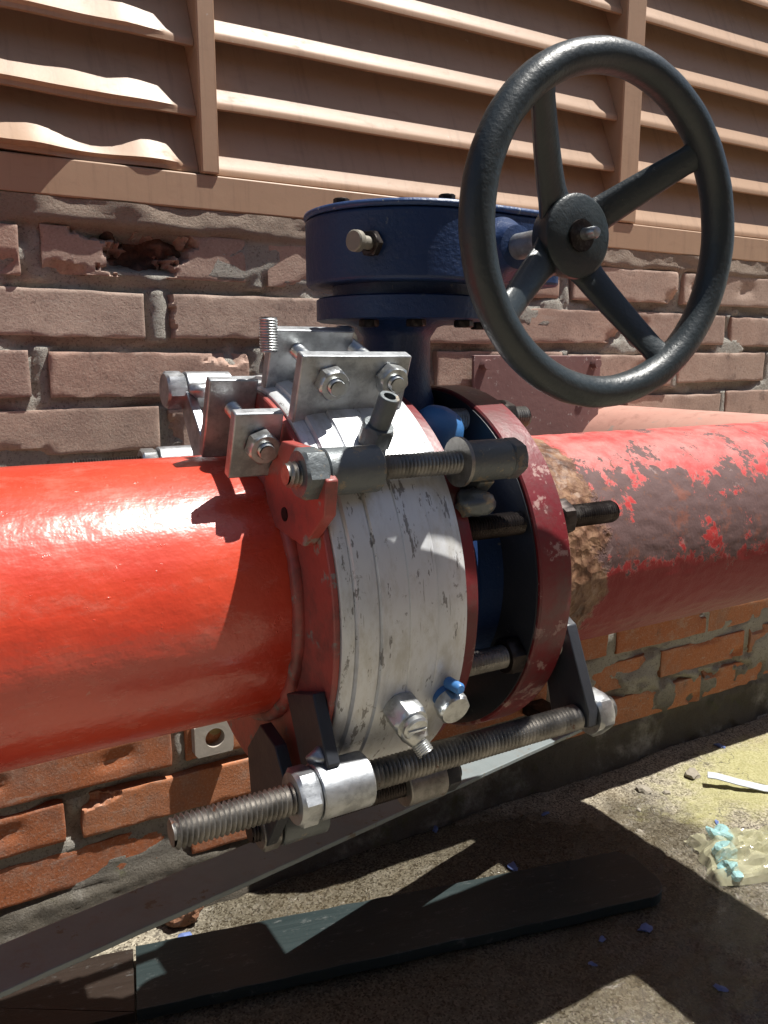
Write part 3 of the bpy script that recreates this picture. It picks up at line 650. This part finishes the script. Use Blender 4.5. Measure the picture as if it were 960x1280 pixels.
# handwheel
hw = put('handwheel', None, va, (WCX, WCY, WCZ))
wt = R_(-1.5)                                                     # it sits a little askew on the shaft
def WV(x, y, z):                                                # wheel space: x right, z up, y depth behind the rim plane
    return Vector((WCX, WCY, WCZ)) + Matrix.Rotation(wt, 4, 'Z') @ Vector((x, y, z))
def wheel():
    R, r = .1118, .0118; m = MB(); vs = []; fs = []; n, k = 128, 20
    for i in range(n):
        a = 2*math.pi*i/n
        for j in range(k):
            b = 2*math.pi*j/k; rr = R + r*math.cos(b)*.97; yy = r*math.sin(b)*1.02; vs.append(WV(rr*math.cos(a), yy, rr*math.sin(a)))
    for i in range(n):
        for j in range(k): fs.append((i*k+j, ((i+1) % n)*k+j, ((i+1) % n)*k+(j+1) % k, i*k+(j+1) % k))
    m.add(vs, fs); rim = m.build('rim', 'iron', hw, 0, 60)
    rough_up(rim, .0004, 60)
    m = MB(); vs = []; fs = []; prof = [(.054, .0), (.054, .022), (.050, .027), (.033, .0305), (.030, .0298), (.028, .027), (.028, .012), (.0275, .0)]
    for (y, r_) in prof:
        for i in range(48): a = 2*math.pi*i/48; vs.append(WV(r_*math.cos(a), y, r_*math.sin(a)))
    for q in range(len(prof)-1):
        for i in range(48): fs.append((q*48+i, (q+1)*48+i, (q+1)*48+(i+1) % 48, q*48+(i+1) % 48))
    m.add(vs, fs); m.build('hub', 'iron', hw, 0, 40)
    qy = Vector((0, -1, 0)).to_track_quat('X', 'Z')
    put('washer', MB().lathe([(0, .0115), (.0022, .0115)], seg=28).mesh('washer', 'darkrod', 40), hw, WV(0, .028, 0), qy)
    put('shaft_end', MB().lathe([(0, .0044), (.011, .0044), (.013, .0034), (.0135, .0)], seg=20, caps=False).mesh('shaft_end', 'zinc', 40), hw, WV(.002, .0262, 0.001), qy)
    for k_ in range(4):
        th = R_(35 + 90*k_); m = MB(); vs = []; fs = []; n = 14
        for i in range(n + 1):
            f = i/n; rr = .022 + (.1085 - .022)*f; yc = .042 - .041*f**1.2
            w = .0140 - .004*f + .004*max(0, (f - .86)/.14)**2 + .003*max(0, (.12 - f)/.12); t = .0078 - .0014*f
            sec = [(-w, -.0015), (-w*.78, -t*.7), (-w*.3, -t), (w*.3, -t), (w*.78, -t*.7), (w, -.0015), (w*.72, t*.7), (0, t*1.25), (-w*.72, t*.7)]
            for (s_, y_) in sec: vs.append(WV(rr*math.cos(th) - s_*math.sin(th), yc + y_, rr*math.sin(th) + s_*math.cos(th)))
        c = 9
        for i in range(n):
            for j in range(c): fs.append((i*c+j, (i+1)*c+j, (i+1)*c+(j+1) % c, i*c+(j+1) % c))
        fs.append(tuple(range(c))); fs.append(tuple(reversed(range(n*c, (n+1)*c))))
        m.add(vs, fs); m.build('spoke', 'iron', hw, .0012, 50)
wheel()

# ---------------------------------------------------------------- tie rods, flange studs
AX = Vector((1, 0, 0)); QX = None
def ear(pts, x0, x1, mat, parent, hole=None, bevel=.001):
    """plate standing across the pipe: pts = [(y, z)...]"""
    a = sum(pts[i][0]*pts[(i+1) % len(pts)][1] - pts[(i+1) % len(pts)][0]*pts[i][1] for i in range(len(pts)))
    return MB().prism(pts if a > 0 else pts[::-1], x0, x1, 'x').build('ear_plate', mat, parent, bevel)
def around(ang, *rl):                  # polygon corners (angle offset in m, radius)
    out_ = []
    for (s, r) in rl:
        p = RA(0, ang, r); t = Vector((0, math.sin(R_(ang)), math.cos(R_(ang)))); p = p + t*s; out_.append((p.y, p.z))
    return out_
def sleeve(x0, x1, ang, r, ro, ri, mat, parent):
    p = RA(0, ang, r); o = MB().lathe([(x0, ri), (x0, ro - .001), (x0 + .001, ro), (x1 - .001, ro), (x1, ro - .001), (x1, ri)], (0, p.y, p.z), seg=40, caps=False).build('sleeve', mat, parent); rough_up(o, .0005, 90); return o
def weldlump(loc, n, size, parent, mat='weld'):
    m = MB(); bm = bmesh.new(); bmesh.ops.create_icosphere(bm, subdivisions=3, radius=size)
    for v in bm.verts: v.co = Vector((v.co.x*1.3, v.co.y, v.co.z*.8)) * (1 + .35*mnoise.noise(v.co*170 + Vector(loc)*40))
    me = bpy.data.meshes.new('weld'); bm.to_mesh(me); bm.free(); me.materials.append(M[mat]); me.polygons.foreach_set('use_smooth', [True]*len(me.polygons)); return put('weld', me, parent, loc)

# upper front tie rod
A1, R1 = 36, .1905; p = RA(.2, A1, R1)
t1 = thing('tie_rod', 'short tie rod with dark sleeves across the upper front of the clamp', 'tie rod', (.31, p.y, p.z), 'tie rods across the clamped joint')
put('threaded_rod', thread_mesh('threaded_rod', .196, .0088, .0031, 'rod', 28, .0021), t1, (.2135, p.y, p.z))
put('hex_nut', nut_mesh('hex_nut', .0185, .0165, .008, 'darksleeve'), t1, (.2225, p.y, p.z), (R_(8), 0, 0))
sleeve(.2395, .2815, A1, R1, .0162, .0088, 'darksleeve', t1); sleeve(.3535, .3935, A1, R1, .0152, .0088, 'darksleeve', t1)
MB().lathe([(0, .0185), (.003, .0185)], (.3502, p.y, p.z), seg=32).build('washer', 'rod', t1)
put('hex_nut', nut_mesh('hex_nut', .0160, .0125, .008, 'darksleeve', cap=True), t1, (.394, p.y, p.z), (R_(22), 0, 0))
ear([(-.455, .662), (-.462, .628), (-.523, .6215), (-.556, .648), (-.560, .672), (-.53, .690), (-.49, .692)], .2335, .2426, 'flange', t1)
MB().lathe([(0, .0052), (.0006, .0052)], (.2328, -.4925, .6395), seg=20).build('ear_hole_disc', 'darkrod', t1)  # dark disc on the plate stands in for a hole's shaded inside
ear(around(A1, (-.020, .12), (.012, .12), (.010, .180), (-.014, .180)), .372, .386, 'darksleeve', t1)
weldlump(RA(.37, A1 - 8, .168), None, .013, t1, 'darksleeve')

# lower front tie rod (long, bare left end)
A2, R2 = -34, .1975; p = RA(.2, A2, R2)
t2 = thing('tie_rod', 'long bright threaded tie rod with its bare end jutting out lower left of the clamp', 'tie rod', (.31, p.y, p.z), 'tie rods across the clamped joint')
put('threaded_rod', thread_mesh('threaded_rod', .384, .0110, .0036, 'rod', 32, .0026), t2, (.1255, p.y, p.z))
put('hex_nut', nut_mesh('hex_nut', .0213, .0155, .0105, 'lug', .16), t2, (.2095, p.y, p.z), (R_(-6), 0, 0))
sleeve(.2255, .2655, A2, R2, .0198, .011, 'lug', t2)
ear([(-.489, .502), (-.516, .450), (-.552, .462), (-.5585, .474), (-.5355, .5185)], .2328, .2426, 'black', t2)
weldlump(RA(.2365, A2 + 5, .181), None, .009, t2, 'lug')
ear([(-.495, .535), (-.522, .434), (-.564, .448), (-.5635, .462), (-.534, .528), (-.52, .535)], .4705, .4815, 'black', t2)
put('hex_nut', nut_mesh('hex_nut', .0205, .0165, .0105, 'zinc', .18), t2, (.482, p.y, p.z), (R_(14), 0, 0))

# second lower tie rod, underneath
A3, R3 = -71, .200; p = RA(.2, A3, R3)
t3 = thing('tie_rod', 'shaded tie rod under the clamp behind the long bright one', 'tie rod', (.31, p.y, p.z), 'tie rods across the clamped joint')
put('threaded_rod', thread_mesh('threaded_rod', .205, .0095, .0026, 'darkrod'), t3, (.214, p.y, p.z))
put('hex_nut', nut_mesh('hex_nut', .019, .0155, .0095, 'rod'), t3, (.2215, p.y, p.z), (R_(3), 0, 0))
sleeve(.2385, .279, A3, R3, .018, .0098, 'darksleeve', t3); sleeve(.3585, .398, A3, R3, .0185, .0098, 'rod', t3)
put('hex_nut', nut_mesh('hex_nut', .0175, .015, .0095, 'black', cap=True), t3, (.399, p.y, p.z), (R_(9), 0, 0))
ear([(-.430, .436), (-.440, .362), (-.466, .366), (-.512, .432), (-.489, .462), (-.46, .468)], .2225, .2325, 'black', t3)
ear(around(A3, (-.016, .12), (.016, .12), (.010, .19), (-.010, .19)), .372, .384, 'black', t3)

# upper rear tie rod, over the pipe
A4, R4 = 130, .206; p = RA(.2, A4, R4)
t4 = thing('tie_rod', 'tie rod with square headed nut and welded gusset behind the red pipe', 'tie rod', (.31, p.y, p.z), 'tie rods across the clamped joint')
put('threaded_rod', thread_mesh('threaded_rod', .19, .0085, .0023, 'darkrod'), t4, (.226, p.y, p.z))
put('hex_nut', nut_mesh('hex_nut', .0185, .018, .008, 'lug', cap=True), t4, (.2175, p.y, p.z), (R_(18), 0, 0))
sleeve(.2365, .281, A4, R4, .0168, .0088, 'lug', t4); sleeve(.3535, .3935, A4, R4, .0162, .0088, 'darksleeve', t4)
ear(around(A4, (-.018, .12), (.018, .12), (.012, .195), (-.012, .195)), .2335, .2426, 'lug', t4); weldlump(RA(.246, A4 - 6, .191), None, .010, t4, 'lug')
# lower rear rod, its bare end above the pipe's far shoulder
A5, R5 = 156.5, .207; p = RA(.2, A5, R5)
t5 = thing('tie_rod', 'rear tie rod whose threaded end peeps over the top of the red pipe', 'tie rod', (.31, p.y, p.z), 'tie rods across the clamped joint')
put('threaded_rod', thread_mesh('threaded_rod', .43, .0085, .0026, 'darkrod'), t5, (.141, p.y, p.z))
put('hex_nut', nut_mesh('hex_nut', .0165, .0155, .0085, 'zinc'), t5, (.2065, p.y, p.z), (R_(12), 0, 0))
sleeve(.2235, .262, A5, R5, .0165, .0098, 'lug', t5); sleeve(.485, .552, A5, R5, .0165, .0098, 'darksleeve', t5)  # right-hand sleeve, ear and extra rod length added unseen to shade the boards
ear(around(A5, (-.03, .112), (.03, .112), (.014, .215), (-.014, .215)), .4705, .4815, 'black', t5)
ear(around(A5, (-.018, .12), (.018, .12), (.012, .20), (-.012, .20)), .2335, .2426, 'flange', t5)

# flange studs round the bolt circle
st_label = {22.5: 'dark flange stud sticking out past the maroon flange, below the handwheel', -22.5: 'dark flange stud in the gap below the middle of the valve',
            67.5: 'upper flange stud whose end shows over the top of the maroon flange', 112.5: 'flange stud just behind the top of the maroon flange, on the wall side',
            157.5: 'upper flange stud facing the wall behind the valve', -157.5: 'lower flange stud facing the wall behind the valve',
            -112.5: 'flange stud under the valve on the wall side', -67.5: 'flange stud under the valve on the near side'}
smesh = thread_mesh('threaded_rod', .185, .0098, .0026, 'darkrod', 24); smeshS = thread_mesh('threaded_rod', .088, .0098, .0026, 'rod', 24); smeshL = thread_mesh('threaded_rod', .185, .0098, .0026, 'rod', 24); sn = nut_mesh('hex_nut', .0165, .014, .0098, 'darkrod')
for a in (22.5, 67.5, 112.5, 157.5, -22.5, -67.5, -112.5, -157.5):
    p = RA(0, a, .1455); x0 = .346 + {22.5: 0, -22.5: -.05, 67.5: .062, 112.5: .062}.get(a, -.03)
    st = thing('flange_stud', st_label[a], 'stud', (x0, p.y, p.z), 'studs round the valve flanges')
    put('threaded_rod', smeshL if a == -22.5 else smeshS if a in (67.5, 112.5) else smesh, st, (x0, p.y, p.z))
    put('hex_nut', sn, st, (.4135 if a == -22.5 else .4625, p.y, p.z), (R_(10 + a), 0, 0))

# ---------------------------------------------------------------- things on the wall
wp = thing('wall_plate', 'square maroon metal plate bolted to the bricks behind the handwheel', 'plate', (.885, -.006, .62))
MB().box((.755, -.0125, .585), (1.016, -.0065, .756)).build('sheet', 'wallplate', wp, .0012)
hbm = nut_mesh('bolt_head', .0085, .012, .004, 'wallplate', cap=True)
for (x, z) in ((.773, .742), (.999, .743)): put('bolt', hbm, wp, (x, -.0125, z), Vector((0, -1, 0)).to_track_quat('X', 'Z'))
HX = 1.067
hp = MB().lathe([(t, RP) for t in np.linspace(-.06, 3.2, 60)], (HX, 0, ZP), (0, -1, 0), 96, True, lambda t, a, r: r + .0006*mnoise.noise(Vector((t*14, math.cos(a)*5, math.sin(a)*5)))).build('header_pipe', 'pinkpipe', None, 0, 60, (HX, -1, ZP - RP))
tag(hp, 'faded pink header pipe coming out of the wall behind the peeling red pipe', 'pipe')
tag(MB().tube([(.575, .06, .455), (.577, .02, .455), (.586, -.025, .455), (.606, -.06, .455), (.64, -.08, .455)] + [(x, -.085 + .002*math.sin(x*5), .455 + .004*math.sin(x*3)) for x in np.linspace(.70, 2.6, 30)], .055, 40).build('shadow_pipe', 'rustm', None, 0, 60, (.9, -.085, .4)), 'rusty unseen pipe added along the wall behind the big red pipe for its shadow', 'pipe')  # hidden pipe added to cast shade on the wall foot and floor

# pale tile with a round hole, under the pipe
def hole_block():
    x0, x1, z0, z1 = .303, .357, .222, .268; cx, cz, r = .331, .246, .0135; n = 32; m = MB(); vs = []; fs = []
    def edge(a):
        dx, dz = math.cos(a), math.sin(a); t = min(((x1-cx) if dx > 0 else (x0-cx))/dx if abs(dx) > 1e-6 else 9, ((z1-cz) if dz > 0 else (z0-cz))/dz if abs(dz) > 1e-6 else 9); return cx + dx*t, cz + dz*t
    for (yy) in (-.016, .02):
        for i in range(n): x, z = edge(2*math.pi*i/n); vs.append((x, yy, z))
        for i in range(n): a = 2*math.pi*i/n; vs.append((cx + r*math.cos(a), yy, cz + r*math.sin(a)))
    for i in range(n):
        j = (i+1) % n; fs += [(i, j, n+j, n+i), (2*n+j, 2*n+i, 3*n+i, 3*n+j), (i, 2*n+i, 2*n+j, j), (n+j, 3*n+j, 3*n+i, n+i)]
    m.add(vs, fs); root = thing('hollow_block', 'small pale block with a round hole in the wall under the red pipe', 'block', (.33, -.016, .222))
    m.build('face', 'tile', root, 0, 30); f = MB().lathe([(0, .0), (0, .0138)], (cx, -.001, cz), (0, -1, 0), 20, False); f.build('filling', 'sand', root)
hole_block()

# ---------------------------------------------------------------- lying on the floor
# long grey flat bar slung obliquely under the pipe, its far end on a bracket at the wall
fb = thing('flat_bar', 'long dull grey flat bar passing obliquely under the red pipe and clamp', 'bar', (.3, -.25, .235))
def flat_bar():
    A = Vector((.93, -.0735, .178)); Bv = Vector((-.62, -.508, .3225)); d = (Bv - A); sd = Vector((d.y, -d.x, 0)).normalized()
    if sd.y > 0: sd = -sd
    m = MB(); vs = []; fs = []; n = 60
    for i in range(n + 1):
        p = A + d*(i/n) + Vector((0, 0, -.004*math.sin(i/n*math.pi))); w = .058 + .0006*mnoise.noise(Vector((i*.9, 0, 0))); u = Vector((0, 0, .0008*mnoise.noise(Vector((i*.4, 3, 0)))))
        vs += [p + u, p + sd*w + u, p + sd*w - Vector((0, 0, .006)) + u, p - Vector((0, 0, .006)) + u]
    for i in range(n):
        for j in range(4): fs.append((i*4+j, i*4+(j+1) % 4, (i+1)*4+(j+1) % 4, (i+1)*4+j))
    fs += [(0, 1, 2, 3), tuple(4*n+k for k in (3, 2, 1, 0))]
    m.add(vs, fs); m.build('bar', 'bar', fb, .001, 35)
    MB().box((.88, -.095, .150), (.925, .0, .1695)).build('wall_bracket', 'darkrod', fb, .002)
    MB().box((-.66, -.56, -.01), (-.56, -.46, .3115)).build('support_post', 'plank2', fb, .003)
flat_bar()

def board(name, x0, x1, w, h, mat, ca, z0, label, yaw, round_end=0.):
    m = MB(); n = 40; pts = []
    pts += [(x0 + (x1 - round_end*.5 - x0)*i/28, -w/2 + random.uniform(-.0011, .0011)) for i in range(29)]
    if round_end:
        for i in range(7): a = R_(-90 + 90*i/6); pts.append((x1 - round_end*.5 + round_end*.5*math.cos(a), -w/2 + round_end*.55 + round_end*.55*math.sin(a)))
        pts.append((x1 - .004, w/2 - .02)); pts.append((x1 - .02, w/2))
    else: pts += [(x1, -w/2), (x1, w/2)]
    pts += [(x1 - .02 + (x0 - x1 + .02)*i/28, w/2 + random.uniform(-.0011, .0011)) for i in range(1, 29)]; m.prism(pts, 0, h); o = m.build(name, mat, None, .0018, 30); o.location = (ca[0], ca[1], z0); o.rotation_euler = (0, 0, R_(yaw)); ROOT[o.name] = Vector((*ca, z0))
    return tag(o, label, 'board')
board('dark_board', -.345, .372, .110, .015, 'plank', (.522, -.204), .004, 'long dark weathered board lying flat on the floor in front of the wall', -13.3, .07)
board('brown_board', -.47, .0, .109, .0135, 'plank2', (.1835, -.1245), .003, 'dark brown wet board continuing the long board at lower left', -12.6)
for i, (x, y, l, w_) in enumerate(((.152, -.113, .022, .010), (.118, -.112, .010, .008), (.088, -.119, .012, .006))): pass

# cracked-off floor litter
def lump(name, loc, size, mat, sd, sc_=(1, 1, .6), rough=.45, sub=2):
    bm = bmesh.new(); bmesh.ops.create_icosphere(bm, subdivisions=sub, radius=size)
    for v in bm.verts:
        v.co = Vector((v.co.x*sc_[0], v.co.y*sc_[1], v.co.z*sc_[2])) * (1 + rough*mnoise.noise(v.co/size*1.4 + Vector((sd, sd*2, 0))))
    me = bpy.data.meshes.new(name); bm.to_mesh(me); bm.free(); me.materials.append(M[mat]); return put(name, me, None, loc, (0, 0, sd*1.3))
fl = [((.733, -.163), .0085, 'pale blue flake at the tip of the sunlit patch behind the board'), ((.690, -.020), .008, 'blue flake in shade near the wall joint below the clamp'),
      ((.262, -.066), .011, 'bright blue flake on the edge of the board under the grey strip'), ((.875, -.075), .007, 'blue flake in the shade right of the long board, near the wall'),
      ((.800, -.360), .008, 'blue flake on the wet floor just in front of the rounded board end'), ((.690, -.372), .007, 'blue flake in shade in front of the middle of the long board'),
      ((.795, -.480), .006, 'blue flake in the sunlit patch at the bottom edge'), ((1.335, -.060), .010, 'long blue flake beside the yellow stain'), ((.935, -.455), .009, 'grey blue flake on the wet floor at lower right'),
      ((1.10, -.238), .006, 'tiny blue flake above the crumpled plastic bag'), ((.735, -.345), .005, 'smallest blue flake in front of the rounded board end')]
for i, ((x, y), s_, lb) in enumerate(fl):
    tag(lump('paint_flake', (x, y, s_*.3), s_*.85, 'flake', 2.1*i + 1, (1.25 + .3*math.sin(i*2.2), .75 + .2*math.cos(i*3.1), .32), .9, 2), lb, 'paint flake', 'blue paint flakes on the floor')
pb = [((1.195, -.112), .014, 'largest flat stone near the white strap'), ((1.075, -.105), .012, 'pale rounded stone left of the largest stone'), ((1.105, -.13), .006, 'small stone between the pale stone and the strap'), ((1.02, -.145), .004, 'tiny stone in the sunlit floor by the shadow tip'), ((.972, -.19), .004, 'tiny stone along the diagonal shadow edge')]
for i, ((x, y), s_, lb) in enumerate(pb): tag(lump('stone', (x, y, s_*.3), s_, 'pebble', 3.3*i + .4, (1.25, 1, .5), .5), lb, 'stone', 'loose stones on the floor')
tag(lump('brick_chunk', (.268, -.028, .016), .024, 'rustm', 4.4, (1.1, .8, .85), .5, 3), 'dark lump of rubble under the grey strip by the wall', 'rubble')

# white strap
sp_ = [(1.188, -.148, .020), (1.20, -.158, .019), (1.225, -.185, .013), (1.255, -.215, .007), (1.30, -.248, .004), (1.38, -.285, .004), (1.5, -.30, .005)]
m = MB(); vs = []; fs = []
for (x, y, z) in sp_: vs += [(x + .006, y + .005, z + .004), (x - .006, y - .005, z), (x - .006, y - .005, z - .002), (x + .006, y + .005, z + .002)]
for i in range(len(sp_)-1):
    for j in range(4): fs.append((i*4+j, i*4+(j+1) % 4, (i+1)*4+(j+1) % 4, (i+1)*4+j))
fs += [(0, 1, 2, 3), tuple(4*(len(sp_)-1)+k for k in (3, 2, 1, 0))]
m.add(vs, fs); tag(m.build('plastic_strap', 'strap', None, .0006, 50, (1.2, -.16, 0)), 'white plastic strap curling up off the sunlit floor', 'strap')

# crumpled bag
bagr = thing('plastic_bag', 'crumpled clear yellowish plastic bag with a turquoise wad on the sunlit floor', 'bag', (1.03, -.34, 0))
def crumple(cx, cy, lx, ly, h, sd, n=30, yaw=0.):
    u, v = np.meshgrid(np.linspace(-1, 1, n), np.linspace(-1, 1, n)); rim_ = np.maximum(np.abs(u), np.abs(v)); env = np.clip(1 - rim_**4, 0, 1)
    f = 1 - np.abs(fbm(u*1.7 + sd, v*1.7 + sd*2, int(sd*10), 3, .5) - .5)*4; g = fbm(u*5 + sd, v*5, 17, 2) - .5; rr = 1 + .35*(fbm(u*1.3 + 9, v*1.3 + sd, 5, 2) - .5)
    X = u*lx*rr; Y = v*ly*rr; Z = .004 + env**.6*h*np.clip(.25 + .75*f + .35*g, .05, 2); c, s_ = math.cos(yaw), math.sin(yaw)
    return cx + X*c - Y*s_, cy + X*s_ + Y*c, Z
for (cx, cy, lx, ly, h, sd, yw) in ((1.085, -.352, .115, .056, .030, 2.3, -27), (1.075, -.335, .085, .035, .040, 4.7, -20)):
    X, Y, Z = crumple(cx, cy, lx, ly, h, sd, yaw=R_(yw)); put('film', grid_mesh('film', X - 1.03, Y + .34, Z, 'film', False), bagr, (1.03, -.34, 0))
for i, (cx, cy, lx, ly, h) in enumerate(((1.040, -.288, .020, .017, .040), (1.012, -.318, .019, .018, .034), (.988, -.345, .017, .016, .028))):
    wad = lump('turquoise_wad', (cx, cy, h*.55), lx*.78, 'turq', 1.3 + i, (1.2, 1., .75), .8, 3); wad.parent = bagr; wad.location = Vector((cx, cy, h*.6)) - ROOT[bagr.name]
tag(MB().tube([(1.06, -.295, .012), (1.10, -.30, .016), (1.16, -.33, .009), (1.25, -.37, .006)], .0022, 8).build('white_cord', 'strap', None, 0, 60, (1.06, -.3, 0)), 'thin white cord trailing from the plastic bag to the right', 'cord')
